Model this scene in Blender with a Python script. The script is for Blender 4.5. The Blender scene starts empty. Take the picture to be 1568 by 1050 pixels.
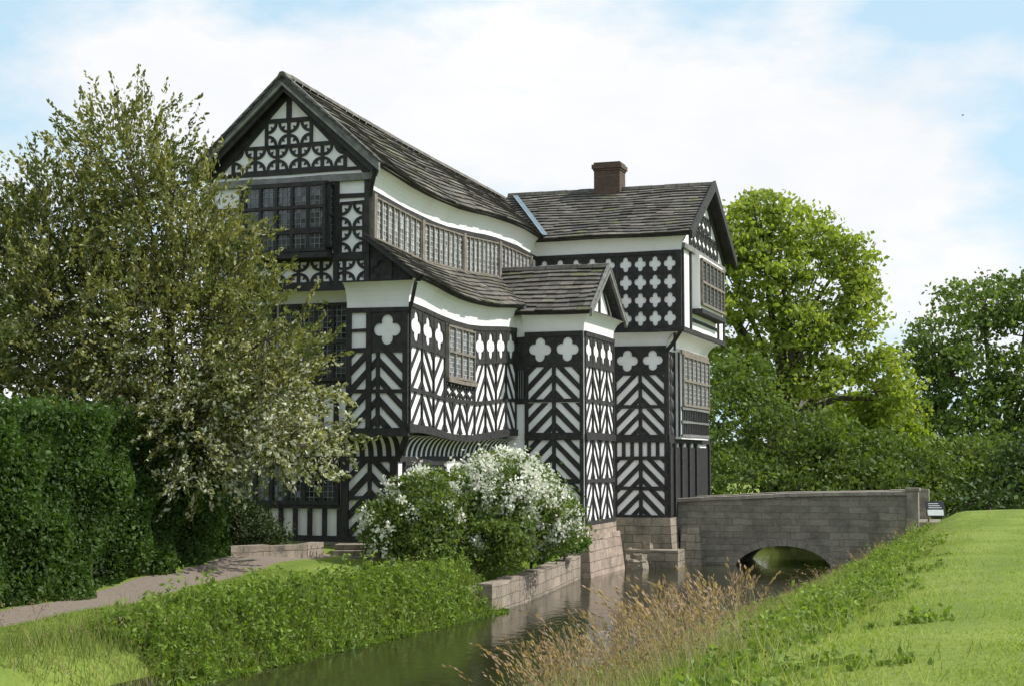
import bpy, math, random
import numpy as np
from mathutils import Vector
random.seed(7); RNG=np.random.default_rng(11)
scene=bpy.context.scene
COL=scene.collection
# ------------------------------------------------------------------ materials
def new_mat(name):
    m=bpy.data.materials.new(name); m.use_nodes=True
    nt=m.node_tree; b=nt.nodes['Principled BSDF']; return m,nt,b
def N(nt,t,**kw):
    n=nt.nodes.new(t)
    for k,v in kw.items(): setattr(n,k,v)
    return n
def mixc(nt,fac,a,b,blend='MIX'):
    n=nt.nodes.new('ShaderNodeMix'); n.data_type='RGBA'; n.blend_type=blend
    for sock,val in ((n.inputs[0],fac),(n.inputs[6],a),(n.inputs[7],b)):
        if hasattr(val,'links') or isinstance(val,bpy.types.NodeSocket): nt.links.new(val,sock)
        else: sock.default_value=val if not isinstance(val,tuple) else (*val,1)[:4]
    return n.outputs[2]
def noise(nt,scale,detail=5,rough=.6,vec=None,out='Fac'):
    n=N(nt,'ShaderNodeTexNoise'); n.inputs['Scale'].default_value=scale; n.inputs['Detail'].default_value=detail
    n.inputs['Roughness'].default_value=rough
    if vec is None:
        tc=N(nt,'ShaderNodeTexCoord'); vec=tc.outputs['Object']
    nt.links.new(vec,n.inputs['Vector']); return n.outputs[out]
def ramp(nt,fac,p0,p1,c0=(0,0,0),c1=(1,1,1)):
    r=N(nt,'ShaderNodeValToRGB'); r.color_ramp.elements[0].position=p0; r.color_ramp.elements[1].position=p1
    r.color_ramp.elements[0].color=(*c0,1); r.color_ramp.elements[1].color=(*c1,1)
    nt.links.new(fac,r.inputs[0]); return r.outputs[0]
def bump(nt,b,h,strength,dist=.02):
    n=N(nt,'ShaderNodeBump'); n.inputs['Strength'].default_value=strength; n.inputs['Distance'].default_value=dist
    nt.links.new(h,n.inputs['Height']); nt.links.new(n.outputs[0],b.inputs['Normal'])
def attr(nt):
    a=N(nt,'ShaderNodeAttribute'); a.attribute_name='Col'; return a.outputs['Color']
def simple(name,c1,c2,scale,rough=.85,bs=.3,useattr=False,bscale=None,spec=.5):
    m,nt,b=new_mat(name)
    c=mixc(nt,ramp(nt,noise(nt,scale),.35,.65),c1,c2)
    if useattr: c=mixc(nt,1.0,c,attr(nt),'MULTIPLY')
    nt.links.new(c,b.inputs['Base Color']); b.inputs['Roughness'].default_value=rough; b.inputs['Specular IOR Level'].default_value=spec
    if bs: bump(nt,b,noise(nt,bscale or scale*5),bs)
    return m
def brickmat(name,c1,c2,cm,w,h,mortar=.015,stain=(.07,.068,.05),dist=.09):
    m,nt,b=new_mat(name)
    uv=N(nt,'ShaderNodeTexCoord')
    mp=N(nt,'ShaderNodeMapping'); nt.links.new(uv.outputs['UV'],mp.inputs[0])
    dn=noise(nt,1.7,4,.65,out='Color')
    v=N(nt,'ShaderNodeVectorMath',operation='SCALE'); v.inputs['Scale'].default_value=dist
    nt.links.new(dn,v.inputs[0])
    v2=N(nt,'ShaderNodeVectorMath',operation='ADD'); nt.links.new(mp.outputs[0],v2.inputs[0]); nt.links.new(v.outputs[0],v2.inputs[1])
    t=N(nt,'ShaderNodeTexBrick'); nt.links.new(v2.outputs[0],t.inputs['Vector'])
    t.inputs['Scale'].default_value=1; t.inputs['Brick Width'].default_value=w; t.inputs['Row Height'].default_value=h
    t.inputs['Mortar Size'].default_value=mortar; t.inputs['Mortar Smooth'].default_value=.4; t.inputs['Bias'].default_value=-.1
    t.inputs['Color1'].default_value=(*c1,1); t.inputs['Color2'].default_value=(*c2,1); t.inputs['Mortar'].default_value=(*cm,1)
    c=mixc(nt,ramp(nt,noise(nt,1.6,7,.75),.45,.75),t.outputs['Color'],stain)
    c=mixc(nt,.6,c,mixc(nt,noise(nt,9,6,.75),(.3,.3,.3),(1.8,1.8,1.7)),'MULTIPLY')
    nt.links.new(c,b.inputs['Base Color']); b.inputs['Roughness'].default_value=.92
    ad=N(nt,'ShaderNodeMath',operation='MULTIPLY_ADD'); nt.links.new(noise(nt,12),ad.inputs[0]); ad.inputs[1].default_value=.8
    iv=N(nt,'ShaderNodeMath',operation='SUBTRACT'); iv.inputs[0].default_value=1; nt.links.new(t.outputs['Fac'],iv.inputs[1]); nt.links.new(iv.outputs[0],ad.inputs[2])
    bump(nt,b,ad.outputs[0],.7,.03)
    return m
def plaster_mat():
    m,nt,b=new_mat('lime_plaster')
    c=mixc(nt,ramp(nt,noise(nt,.9,6,.7),.5,.85),(.90,.875,.88),(.76,.73,.69))
    nt.links.new(c,b.inputs['Base Color']); b.inputs['Roughness'].default_value=.85
    bump(nt,b,noise(nt,6,4,.6),.35,.03); return m
def glass_mat():
    m,nt,b=new_mat('leaded_glass')
    nt.links.new(mixc(nt,1.0,(.065,.07,.075),attr(nt),'MULTIPLY'),b.inputs['Base Color'])
    b.inputs['Roughness'].default_value=.10; b.inputs['Specular IOR Level'].default_value=.9
    bump(nt,b,noise(nt,7,3,.5),.25,.02); return m
def foliage_mat(name,trans=.35,rough=.6,tc=(1.3,1.35,.5)):
    m,nt,b=new_mat(name)
    a=attr(nt); nt.links.new(a,b.inputs['Base Color']); b.inputs['Roughness'].default_value=rough
    b.inputs['Specular IOR Level'].default_value=.3
    t=N(nt,'ShaderNodeBsdfTranslucent'); nt.links.new(mixc(nt,1.0,a,tc,'MULTIPLY'),t.inputs['Color'])
    mx=N(nt,'ShaderNodeMixShader'); mx.inputs[0].default_value=trans
    nt.links.new(b.outputs[0],mx.inputs[1]); nt.links.new(t.outputs[0],mx.inputs[2])
    nt.links.new(mx.outputs[0],nt.nodes['Material Output'].inputs[0]); return m
PLASTER=plaster_mat()
TIMBER=simple('blackened_oak',(.011,.010,.010),(.036,.034,.031),6,.7,.5,bscale=25)
SLATE=simple('stone_slate',(.085,.076,.063),(.155,.14,.118),3.5,.9,.6,True,22)
GLASS=glass_mat()
LEAD=simple('window_lead',(.38,.38,.38),(.52,.52,.51),8,.6,0)
LEADD=simple('window_lead_dark',(.13,.14,.15),(.2,.21,.22),8,.6,0)
WOOD=simple('weathered_oak',(.13,.13,.125),(.24,.235,.22),5,.8,.4,bscale=30)
STONE=brickmat('sandstone_blocks',(.25,.21,.165),(.35,.29,.23),(.12,.10,.08),.62,.27,.012,dist=.13)
PINK=brickmat('red_sandstone',(.32,.24,.195),(.41,.32,.26),(.17,.135,.11),.7,.30,.011,dist=.12)
BRICK=brickmat('dark_brick',(.09,.05,.035),(.14,.08,.06),(.09,.08,.07),.22,.075,.008,dist=.02)
FLASH=simple('lead_flashing',(.14,.19,.23),(.2,.26,.30),3,.5,.1)
DARK=simple('dark_interior',(.01,.01,.01),(.02,.018,.015),3,.9,0)
BRWOOD=simple('brown_oak',(.14,.12,.095),(.24,.205,.17),5,.8,.4,bscale=30)
HM=[PLASTER,TIMBER,SLATE,GLASS,LEAD,WOOD,STONE,PINK,BRICK,FLASH,DARK,BRWOOD,LEADD]
PL,TI,SL,GL,LE,WO,ST,PK,BR,FL,DK,BW,LD=range(13)
# ------------------------------------------------------------------ builder
class MB:
    def __init__(s): s.V=[];s.F=[];s.M=[];s.C=[];s.U=[]
    def face(s,pts,mat=0,col=(1,1,1),uv=None):
        i=len(s.V); s.V+= [tuple(p) for p in pts]; s.F.append(list(range(i,i+len(pts)))); s.M.append(mat); s.C.append(col)
        if uv is None:
            p0,p1,p2=[Vector(p) for p in pts[:3]]
            n=(p1-p0).cross(p2-p1)
            ax=max(range(3),key=lambda k:abs(n[k]))
            if ax==2: uv=[(p[0],p[1]) for p in pts]
            elif ax==1: uv=[(p[0],p[2]) for p in pts]
            else: uv=[(p[1],p[2]) for p in pts]
        s.U.append(uv)
    def hexa(s,b,t,mat=0,col=(1,1,1)):
        s.face(b[::-1],mat,col); s.face(t,mat,col)
        n=len(b)
        for i in range(n):
            j=(i+1)%n; s.face([b[i],b[j],t[j],t[i]],mat,col)
    def box(s,x0,x1,y0,y1,z0,z1,mat=0,col=(1,1,1)):
        b=[(x0,y0,z0),(x1,y0,z0),(x1,y1,z0),(x0,y1,z0)]; t=[(p[0],p[1],z1) for p in b]; s.hexa(b,t,mat,col)
    def tube(s,pts,rad,n=8,mat=0,col=(1,1,1)):
        rings=[]
        for i,p in enumerate(pts):
            p=Vector(p); q=Vector(pts[min(i+1,len(pts)-1)]); o=Vector(pts[max(i-1,0)]); d=(q-o).normalized()
            a=d.cross(Vector((.3,1,.1))).normalized(); b=d.cross(a)
            rings.append([tuple(p+(a*math.cos(2*math.pi*k/n)+b*math.sin(2*math.pi*k/n))*rad[i]) for k in range(n)])
        for i in range(len(rings)-1):
            for k in range(n):
                s.face([rings[i][k],rings[i][(k+1)%n],rings[i+1][(k+1)%n],rings[i+1][k]],mat,col)
    def build(s,name,mats,parent=None,smooth=False,loc=None,rot=None):
        me=bpy.data.meshes.new(name); me.from_pydata(s.V,[],s.F)
        for m in mats: me.materials.append(m)
        me.polygons.foreach_set('material_index',s.M)
        ca=me.color_attributes.new('Col','FLOAT_COLOR','CORNER')
        cs=[];us=[]
        for f,c,u in zip(s.F,s.C,s.U):
            for k in range(len(f)): cs+= [c[0],c[1],c[2],1]; us+= [u[k][0],u[k][1]]
        ca.data.foreach_set('color',cs)
        uvl=me.uv_layers.new(name='UVMap'); uvl.data.foreach_set('uv',us)
        if smooth: me.polygons.foreach_set('use_smooth',[True]*len(s.F))
        ob=bpy.data.objects.new(name,me); COL.objects.link(ob)
        if parent: ob.parent=parent
        if loc: ob.location=loc
        if rot: ob.rotation_euler=rot
        return ob
def polymesh(name,V,k,tint,mat,parent):
    n=len(V)
    me=bpy.data.meshes.new(name); me.vertices.add(k*n); me.vertices.foreach_set('co',V.ravel())
    me.loops.add(k*n); me.loops.foreach_set('vertex_index',np.arange(k*n,dtype=np.int32))
    me.polygons.add(n); me.polygons.foreach_set('loop_start',np.arange(0,k*n,k,dtype=np.int32))
    try: me.polygons.foreach_set('loop_total',np.full(n,k,dtype=np.int32))
    except Exception: pass
    me.update(calc_edges=True)
    ca=me.color_attributes.new('Col','FLOAT_COLOR','POINT')
    cc=np.ones((n,k,4)); cc[:,:,:3]=np.clip(tint,0,1)[:,None,:]; ca.data.foreach_set('color',cc.ravel())
    me.materials.append(mat)
    ob=bpy.data.objects.new(name,me); COL.objects.link(ob)
    if parent: ob.parent=parent
    return ob
def leafmesh(name,C,L,W,tint,mat,parent=None,up=0.0,dirs=None):
    n=len(C)
    a=RNG.normal(size=(n,3)) if dirs is None else dirs+RNG.normal(size=(n,3))*.45
    a[:,2]+=up; a/=np.linalg.norm(a,axis=1)[:,None]
    r=RNG.normal(size=(n,3)); r[:,2]*=.6; b=np.cross(a,r); b/=np.linalg.norm(b,axis=1)[:,None]+1e-9
    L=np.broadcast_to(L,(n,))[:,None]*.5; W=np.broadcast_to(W,(n,))[:,None]*.5
    V=np.empty((n,4,3)); V[:,0]=C-a*L; V[:,1]=C+b*W; V[:,2]=C+a*L; V[:,3]=C-b*W
    return polymesh(name,V,4,tint,mat,parent)
def blademesh(name,B,h,w,tint,mat,lean=.35,parent=None):
    n=len(B); ang=RNG.uniform(0,6.283,n); d=np.stack([np.cos(ang),np.sin(ang),np.zeros(n)],1)
    l=RNG.normal(size=(n,3))*lean; l[:,2]=0
    h=np.broadcast_to(h,(n,))[:,None]; w=np.broadcast_to(w,(n,))[:,None]
    V=np.empty((n,3,3)); V[:,0]=B-d*w/2; V[:,1]=B+d*w/2; V[:,2]=B+l*h; V[:,2,2]+=h[:,0]
    return polymesh(name,V,3,tint,mat,parent)
def empty(name,loc=(0,0,0),rot=(0,0,0)):
    e=bpy.data.objects.new(name,None); e.location=loc; e.rotation_euler=rot; COL.objects.link(e); return e
# ------------------------------------------------------------------ terrain
WATER=-3.5
def XL(y): return np.interp(y,[-60,24,34.6,44.7,90],[-38,-5.0,-.5,2.05,17.3])
def XR(y): return np.interp(y,[-60,23.25,35,48,90],[-32.8,.7,5.8,10.9,27.8])
def sst(t): t=np.clip(t,0,1); return t*t*(3-2*t)
def H(x,y):
    x=np.asarray(x,float); y=np.asarray(y,float)
    dl=XL(y)-x; dr=x-XR(y)
    zl=np.interp(dl,[-1.2,-.1,.5,1.2,5.5,9],[-4.4,-3.65,-2.95,-2.72,-2.2,-2.1])
    near=np.clip((34-y)/6,0,1)
    zl=np.where(dl>1.2,zl*(1-near)+near*np.interp(dl,[1.2,9],[-2.72,-2.5]),zl)
    Lr=np.interp(y,[20,35,48],[6.6,4.8,3.4])
    zr=np.where(dr>0,-3.5+(1.9)*np.clip(.12*np.clip(dr/.6,0,1)+.88*sst(dr/Lr)**1.35,0,1),-3.5+dr*.7)
    zr=np.maximum(zr,-4.4)
    far=np.clip((y-46)*.035,0,1.4); zr=zr-np.where(dr>2,far,0)
    z=np.where(dl>dr,zl,zr)
    z=np.where((y>64)|(y<-58),-2.5,z)
    z=z+np.where((dl>1)|(dr>1.5),.05*np.sin(x*1.3+y*.4)*np.cos(y*.9-x*.3),0)
    return z
xs=np.concatenate([[-1500,-700,-350,-180,-100,-60,-48],np.arange(-40,50,.4),[55,65,80,110,180,350,700,1500]])
ys=np.concatenate([[-1500,-600,-250,-100,-60,-30,-15],np.arange(-8,75,.4),[80,85,88.5,92,100,130,200,350,700,1500]])
X,Y=np.meshgrid(xs,ys); Z=H(X,Y)
nx,ny=len(xs),len(ys)
verts=np.stack([X.ravel(),Y.ravel(),Z.ravel()],1)
idx=np.arange(nx*ny).reshape(ny,nx)
faces=np.stack([idx[:-1,:-1].ravel(),idx[:-1,1:].ravel(),idx[1:,1:].ravel(),idx[1:,:-1].ravel()],1)
me=bpy.data.meshes.new('ground'); me.from_pydata(verts.tolist(),[],faces.tolist())
me.polygons.foreach_set('use_smooth',[True]*len(faces))
m,nt,b=new_mat('lawn_ground')
g=N(nt,'ShaderNodeNewGeometry'); sx=N(nt,'ShaderNodeSeparateXYZ'); nt.links.new(g.outputs['Position'],sx.inputs[0])
def mth(op,a,b_,c_=None):
    n=N(nt,'ShaderNodeMath',operation=op)
    for i,v in enumerate((a,b_,c_)):
        if v is None: continue
        if isinstance(v,(int,float)): n.inputs[i].default_value=v
        else: nt.links.new(v,n.inputs[i])
    return n.outputs[0]
c=mixc(nt,ramp(nt,noise(nt,.45,6,.65),.38,.62),(.155,.22,.035),(.26,.315,.07))
st_=mth('SINE',mth('MULTIPLY',mth('SUBTRACT',sx.outputs[0],mth('MULTIPLY',sx.outputs[1],.4)),4.2),0)
c=mixc(nt,.5,c,mixc(nt,mth('MULTIPLY_ADD',st_,.5,.5),(.86,.88,.85),(1.14,1.12,1.12)),'MULTIPLY')
c=mixc(nt,ramp(nt,noise(nt,14,5,.7),.3,.75),c,mixc(nt,.5,c,(.08,.12,.015)))
q=mth('SUBTRACT',sx.outputs[0],mth('MULTIPLY',sx.outputs[1],.31))
q=mth('ADD',q,mth('MULTIPLY',mth('SUBTRACT',noise(nt,1.5),.5),.5))
pm=mth('LESS_THAN',mth('ABSOLUTE',mth('ADD',q,16.35),0),.68)
pm=mth('MULTIPLY',pm,mth('LESS_THAN',sx.outputs[1],37.0))
pathc=mixc(nt,noise(nt,9,6,.7),(.16,.125,.10),(.32,.265,.22))
c=mixc(nt,pm,c,pathc)
p2=mth('MULTIPLY',mth('LESS_THAN',mth('ABSOLUTE',mth('SUBTRACT',mth('ADD',sx.outputs[1],noise(nt,.6)),44.6),0),1.1),mth('GREATER_THAN',sx.outputs[0],15.2))
c=mixc(nt,p2,c,(.34,.29,.22))
mud=mth('LESS_THAN',sx.outputs[2],-3.3)
c=mixc(nt,mud,c,(.035,.028,.018))
nt.links.new(c,b.inputs['Base Color']); b.inputs['Roughness'].default_value=.95; b.inputs['Specular IOR Level'].default_value=.2
bump(nt,b,noise(nt,22,6,.75),.6,.05)
me.materials.append(m); ob=bpy.data.objects.new('ground',me); COL.objects.link(ob)
mb=MB(); mb.face([(-60,-58,WATER),(60,-58,WATER),(60,88,WATER),(-60,88,WATER)])
m,nt,b=new_mat('moat_water'); b.inputs['Base Color'].default_value=(.026,.025,.012,1); b.inputs['Roughness'].default_value=.02
b.inputs['IOR'].default_value=1.33; b.inputs['Specular IOR Level'].default_value=1.0
tc=N(nt,'ShaderNodeTexCoord'); mp=N(nt,'ShaderNodeMapping'); mp.inputs['Scale'].default_value=(1.6,.8,1); nt.links.new(tc.outputs['Object'],mp.inputs[0])
bump(nt,b,noise(nt,3.2,4,.55,mp.outputs[0]),.32,.03)
mb.build('water',[m])
# ------------------------------------------------------------------ house
HLOC=(-3.58,38,0); HROT=(0,0,-math.atan2(.319,.948))
house=empty('timber_framed_manor_house',HLOC,HROT)
def frF(y,sag=None): return lambda s,z,d:(s,y-d,z)
def frR(x,sag=None):
    if sag: return lambda s,z,d:(x+d,s,z+sag(s))
    return lambda s,z,d:(x+d,s,z)
def sagA(s): return .15*math.sin((s-7.5)/13.7*2*math.pi)
def sagL(s): return .12*math.sin((s-6.2)/9*2*math.pi)
def prism(mb,P,poly,d0,d1,mat,col=(1,1,1)):
    f=[P(s,z,d1) for s,z in poly]; bk=[P(s,z,d0) for s,z in poly]
    mb.face(f,mat,col)
    for i in range(len(poly)):
        j=(i+1)%len(poly); mb.face([bk[i],bk[j],f[j],f[i]],mat,col)
def j(): return random.uniform(-.014,.014)
def rect(mb,P,s0,s1,z0,z1,mat=TI,d0=-.02,d1=.045,jit=True):
    n=max(1,int(abs(s1-s0)/1.0))
    k=j if jit else (lambda:0)
    e=[(s0+(s1-s0)*i/n, z0+k(), z1+k()) for i in range(n+1)]
    for i in range(n):
        a,b_=e[i],e[i+1]
        prism(mb,P,[(a[0],a[1]),(b_[0],b_[1]),(b_[0],b_[2]),(a[0],a[2])],d0,d1,mat)
def bar(mb,P,p,q,w,mat=TI,d0=-.02,d1=.04):
    dx,dz=q[0]-p[0],q[1]-p[1]; l=math.hypot(dx,dz); nx_,nz_=-dz/l*w/2,dx/l*w/2
    prism(mb,P,[(p[0]-nx_,p[1]-nz_),(q[0]-nx_,q[1]-nz_),(q[0]+nx_,q[1]+nz_),(p[0]+nx_,p[1]+nz_)],d0,d1,mat)
def quatre(mb,P,s0,s1,z0,z1,d1=.038,k=1.0):
    cs,cz=(s0+s1)/2,(z0+z1)/2; hs,hz=(s1-s0)/2,(z1-z0)/2; n=40
    rt=random.uniform(-.05,.05); k=k*random.uniform(.95,1.02)
    inn=[];out=[]
    for i in range(n):
        th=2*math.pi*i/n; ph=abs(((th+rt+math.pi/4)%(math.pi/2))-math.pi/4)
        c_=.50;R=.385; r=(c_*math.cos(ph)+math.sqrt(R*R-(c_*math.sin(ph))**2))*k
        inn.append((cs+r*math.cos(th)*hs,cz+r*math.sin(th)*hz))
        t=1/max(abs(math.cos(th)),abs(math.sin(th))); out.append((cs+t*math.cos(th)*hs,cz+t*math.sin(th)*hz))
    for i in range(n):
        k2=(i+1)%n
        mb.face([P(*inn[i],d1),P(*out[i],d1),P(*out[k2],d1),P(*inn[k2],d1)],TI)
        mb.face([P(*inn[i],0),P(*inn[i],d1),P(*inn[k2],d1),P(*inn[k2],0)],TI)
def arcs(mb,P,s0,s1,z0,z1,d1=.036):
    hs,hz=(s1-s0)/2,(z1-z0)/2
    for cx,cz,a0 in ((s0,z0,0),(s1,z0,90),(s1,z1,180),(s0,z1,270)):
        for i in range(5):
            t0=math.radians(a0+18*i); t1=math.radians(a0+18*(i+1))
            q=[(cx+math.cos(t)*r*hs,cz+math.sin(t)*r*hz) for t,r in ((t0,.70),(t0,.95),(t1,.95),(t1,.70))]
            prism(mb,P,q,0,d1,TI)
    for cx,cz_ in ((s0,z0),(s1,z0),(s1,z1),(s0,z1)):
        sx_=1 if cx==s0 else -1; sz_=1 if cz_==z0 else -1; r=.70/1.4142
        p=(cx+sx_*hs*(r-.22),cz_+sz_*hz*(r-.22)); q1=(cx+sx_*hs*(r+.10),cz_+sz_*hz*(r-.10)); q2=(cx+sx_*hs*(r-.10),cz_+sz_*hz*(r+.10))
        prism(mb,P,[p,q1,q2],0,d1-.002,TI)
def cells(mb,P,s0,s1,z0,z1,ns,nz,kind,t=.045):
    for i in range(ns):
        for k in range(nz):
            a=s0+(s1-s0)*i/ns; b_=s0+(s1-s0)*(i+1)/ns; c_=z0+(z1-z0)*k/nz; d_=z0+(z1-z0)*(k+1)/nz
            (quatre if kind=='q' else arcs)(mb,P,a+t*.8,b_-t*.8,c_+t*.8,d_-t*.8)
    for i in range(ns+1):
        s=s0+(s1-s0)*i/ns; rect(mb,P,s-t,s+t,z0,z1,TI,-.02,.042)
    for k in range(nz+1):
        z=z0+(z1-z0)*k/nz; rect(mb,P,s0,s1,z-t,z+t,TI,-.02,.046)
def chev(mb,P,s0,s1,z0,z1,up,per=.46,th=.21,slope=1.0,phase=0.1):
    rise=(s1-s0)*slope; zb=z0-rise-per+phase
    while zb<z1:
        a,b_=(zb,zb+rise) if up else (zb+rise,zb)
        poly=[(s0,a+j()),(s1,b_+j()),(s1,b_+th+j()),(s0,a+th+j())]
        for lim,sg in ((z0,1),(z1,-1)):
            out=[]
            for i in range(len(poly)):
                p,q=poly[i],poly[(i+1)%len(poly)]
                ip=(p[1]-lim)*sg>=0; iq=(q[1]-lim)*sg>=0
                if ip: out.append(p)
                if ip!=iq:
                    t=(lim-p[1])/(q[1]-p[1]); out.append((p[0]+(q[0]-p[0])*t,lim))
            poly=out
            if not poly: break
        if len(poly)>2: prism(mb,P,poly,-.01,.036,TI)
        zb+=per*random.uniform(.96,1.04)
def vee(mb,P,s0,s1,z0,z1,**k):
    m_=(s0+s1)/2; chev(mb,P,s0,m_,z0,z1,True,**k); chev(mb,P,m_,s1,z0,z1,False,**k)
    rect(mb,P,m_-.05,m_+.05,z0,z1,TI,-.02,.042)
def studs(mb,P,s0,s1,z0,z1,n,w=.14):
    for i in range(n+1):
        s=s0+(s1-s0)*i/n; rect(mb,P,s-w/2,s+w/2,z0,z1,TI,-.02,.04)
def window(mb,P,s0,s1,z0,z1,mull=3,trans=1,pane=.13,d=0.0,frame=WO,fw=.07,bright=1.0,leadm=LE,lw=.009):
    ns=max(1,round((s1-s0)/pane)); nz=max(1,round((z1-z0)/(pane*1.15)))
    for i in range(ns):
        for k in range(nz):
            a=s0+(s1-s0)*i/ns; b_=s0+(s1-s0)*(i+1)/ns; c_=z0+(z1-z0)*k/nz; e=z0+(z1-z0)*(k+1)/nz
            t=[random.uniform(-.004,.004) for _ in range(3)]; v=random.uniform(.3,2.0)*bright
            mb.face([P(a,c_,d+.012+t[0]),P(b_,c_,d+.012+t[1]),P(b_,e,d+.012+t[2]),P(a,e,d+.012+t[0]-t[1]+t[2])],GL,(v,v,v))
    for i in range(1,ns):
        s=s0+(s1-s0)*i/ns; prism(mb,P,[(s-lw,z0),(s+lw,z0),(s+lw,z1),(s-lw,z1)],d,d+.028,leadm)
    for k in range(1,nz):
        z=z0+(z1-z0)*k/nz; prism(mb,P,[(s0,z-lw),(s1,z-lw),(s1,z+lw),(s0,z+lw)],d,d+.026,leadm)
    for i in range(mull+1):
        s=s0+(s1-s0)*i/mull; prism(mb,P,[(s-fw/2,z0),(s+fw/2,z0),(s+fw/2,z1),(s-fw/2,z1)],d-.05,d+.07,frame)
    for k in range(trans+2):
        z=z0+(z1-z0)*k/(trans+1); prism(mb,P,[(s0-fw/2,z-fw/2),(s1+fw/2,z-fw/2),(s1+fw/2,z+fw/2),(s0-fw/2,z+fw/2)],d-.05,d+.075,frame)
def cove(mb,P,s0,s1,z0,z1,D,m0=0,m1=0,mat=PL,stripes=0,d0=0):
    n=max(1,int((s1-s0)/.9)); K=7
    pr=[(d0+D*(1-math.cos(t/K*math.pi/2)),z0+(z1-z0)*math.sin(t/K*math.pi/2)) for t in range(K+1)]
    def pt(i,d,z):
        a=s0-m0*(d-d0); b_=s1+m1*(d-d0); return P(a+(b_-a)*i/n,z,d)
    for i in range(n):
        for k in range(K):
            mb.face([pt(i,*pr[k]),pt(i+1,*pr[k]),pt(i+1,*pr[k+1]),pt(i,*pr[k+1])],mat)
    if stripes:
        for q in range(stripes+1):
            s=s0+(s1-s0)*q/stripes
            for k in range(K):
                (da,za),(db,zb)=pr[k],pr[k+1]
                mb.face([P(s-.07,za,da+.025),P(s+.07,za,da+.025),P(s+.07,zb,db+.025),P(s-.07,zb,db+.025)],TI)
                for sg in (-.07,.07): mb.face([P(s+sg,za,da),P(s+sg,zb,db),P(s+sg,zb,db+.025),P(s+sg,za,da+.025)],TI)
# ---- plaster bodies
pb=MB()
pb.box(-4.6,0,0,21,4.22,7.25)
pb.face([(-4.6,0,7.25),(0,0,7.25),(-2.3,0,9.62)]); 
pb.box(-.62,1.06,0,13.95,.62,4.36)
pb.box(-4.55,-.4,.5,20.5,-2.4,4.4)
pb.box(-.6,.6,.48,13.95,-2.4,.7)
pb.box(.8,3.2,8.4,11.8,-1.95,4.35)
pb.face([(3.2,8.4,4.35),(3.2,11.8,4.35),(3.2,10.1,5.72)])
pb.box(-.5,4.43,14.0,20.8,-1.95,4.15)
pb.box(-.5,5.02,13.7,21,4.13,7.3)
pb.face([(5.02,13.7,7.3),(5.02,21,7.3),(5.02,17.35,9.4)])
tb=MB(); wb=MB()
# gable end upper storey
G=frF(0)
rect(tb,G,-4.6,0,4.22,4.36,TI,-.02,.07); rect(tb,G,-4.6,0,6.98,7.16,WO,-.02,.12)
cells(tb,G,-4.55,-.05,4.40,5.0,7,1,'a')
rect(tb,G,-4.6,0,4.98,5.08,TI,-.02,.06)
for s in (-4.52,-3.62,-.92,-.07): rect(tb,G,s-.07,s+.07,4.3,7.0,TI,-.02,.065)
cells(tb,G,-.82,-.16,5.12,6.42,1,2,'a'); rect(tb,G,-.9,-.1,6.55,6.66,TI)
cells(tb,G,-4.44,-3.7,5.12,6.42,1,2,'a')
pb.box(-3.4,-1.05,-.33,0,5.1,6.98,TI)
O=frF(-.33); window(wb,O,-3.35,-1.1,5.75,6.9,5,1,.13,0.01,TI,.08,.7,LD)
window(wb,O,-3.35,-1.1,5.22,5.68,5,0,.13,0.01,TI,.08,.6,LD)
OR=frR(-1.05); window(wb,OR,-.3,-.03,5.3,6.9,1,1,.13,0.01,TI,.05,.8,LD)
rect(tb,O,-3.45,-1.0,5.02,5.16,TI,-.35,.09)
rect(tb,G,-4.3,-.3,7.26,7.36); cells(tb,G,-3.9,-.7,7.36,8.0,5,1,'a'); cells(tb,G,-2.94,-1.66,8.0,8.66,2,1,'a')
rect(tb,G,-3.3,-1.3,8.62,8.74); rect(tb,G,-2.37,-2.23,8.7,9.4)
bar(tb,G,(-3.6,8.0),(-2.95,8.66),.13); bar(tb,G,(-1.0,8.0),(-1.65,8.66),.13)
bar(tb,G,(-4.6,7.2),(-2.3,9.5),.3,TI,-.02,.06); bar(tb,G,(0,7.2),(-2.3,9.5),.3,TI,-.02,.06)
Bf=frF(-.42)
prism(tb,Bf,[(.42,7.12),(.42,7.42),(-2.3,9.86),(-2.3,9.5)],-.06,.03,WO); prism(tb,Bf,[(-5.02,7.12),(-5.02,7.42),(-2.3,9.86),(-2.3,9.5)],-.06,.03,WO)
prism(tb,Bf,[(.3,7.0),(.38,7.2),(-2.3,9.6),(-2.3,9.36)],-.14,-.07,TI); prism(tb,Bf,[(-4.9,7.0),(-4.98,7.2),(-2.3,9.6),(-2.3,9.36)],-.14,-.07,TI)
# lower front block (first floor)
rect(tb,G,-.62,1.06,3.62,3.74,TI,-.02,.06); rect(tb,G,-.62,1.1,.52,.74,TI,-.02,.09)
for s in (-.55,.0,.99): rect(tb,G,s-.07,s+.07,.7,3.64,TI,-.02,.055)
quatre(tb,G,.07,.92,2.74,3.62); rect(tb,G,-.5,1.0,2.62,2.74); rect(tb,G,-.5,0,3.15,3.22)
rect(tb,G,-.5,1.0,1.60,1.70)
for a,b_ in ((1.7,2.62),(.74,1.60)):
    chev(tb,G,-.48,.2,a,b_,True); chev(tb,G,.3,.92,a,b_,False); rect(tb,G,.2,.3,a,b_,TI,-.02,.05)
cove(pb,G,-.62,1.06,3.74,4.36,.34,0,1)
bar(tb,G,(.0,5.5),(1.4,4.42),.16,TI,-.05,.05)
pb.face([(0,-.01,4.36),(1.38,-.01,4.36),(0,-.01,5.5)],TI)
quatre(tb,frF(-.02),.05,.62,4.42,4.95,.03)
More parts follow.
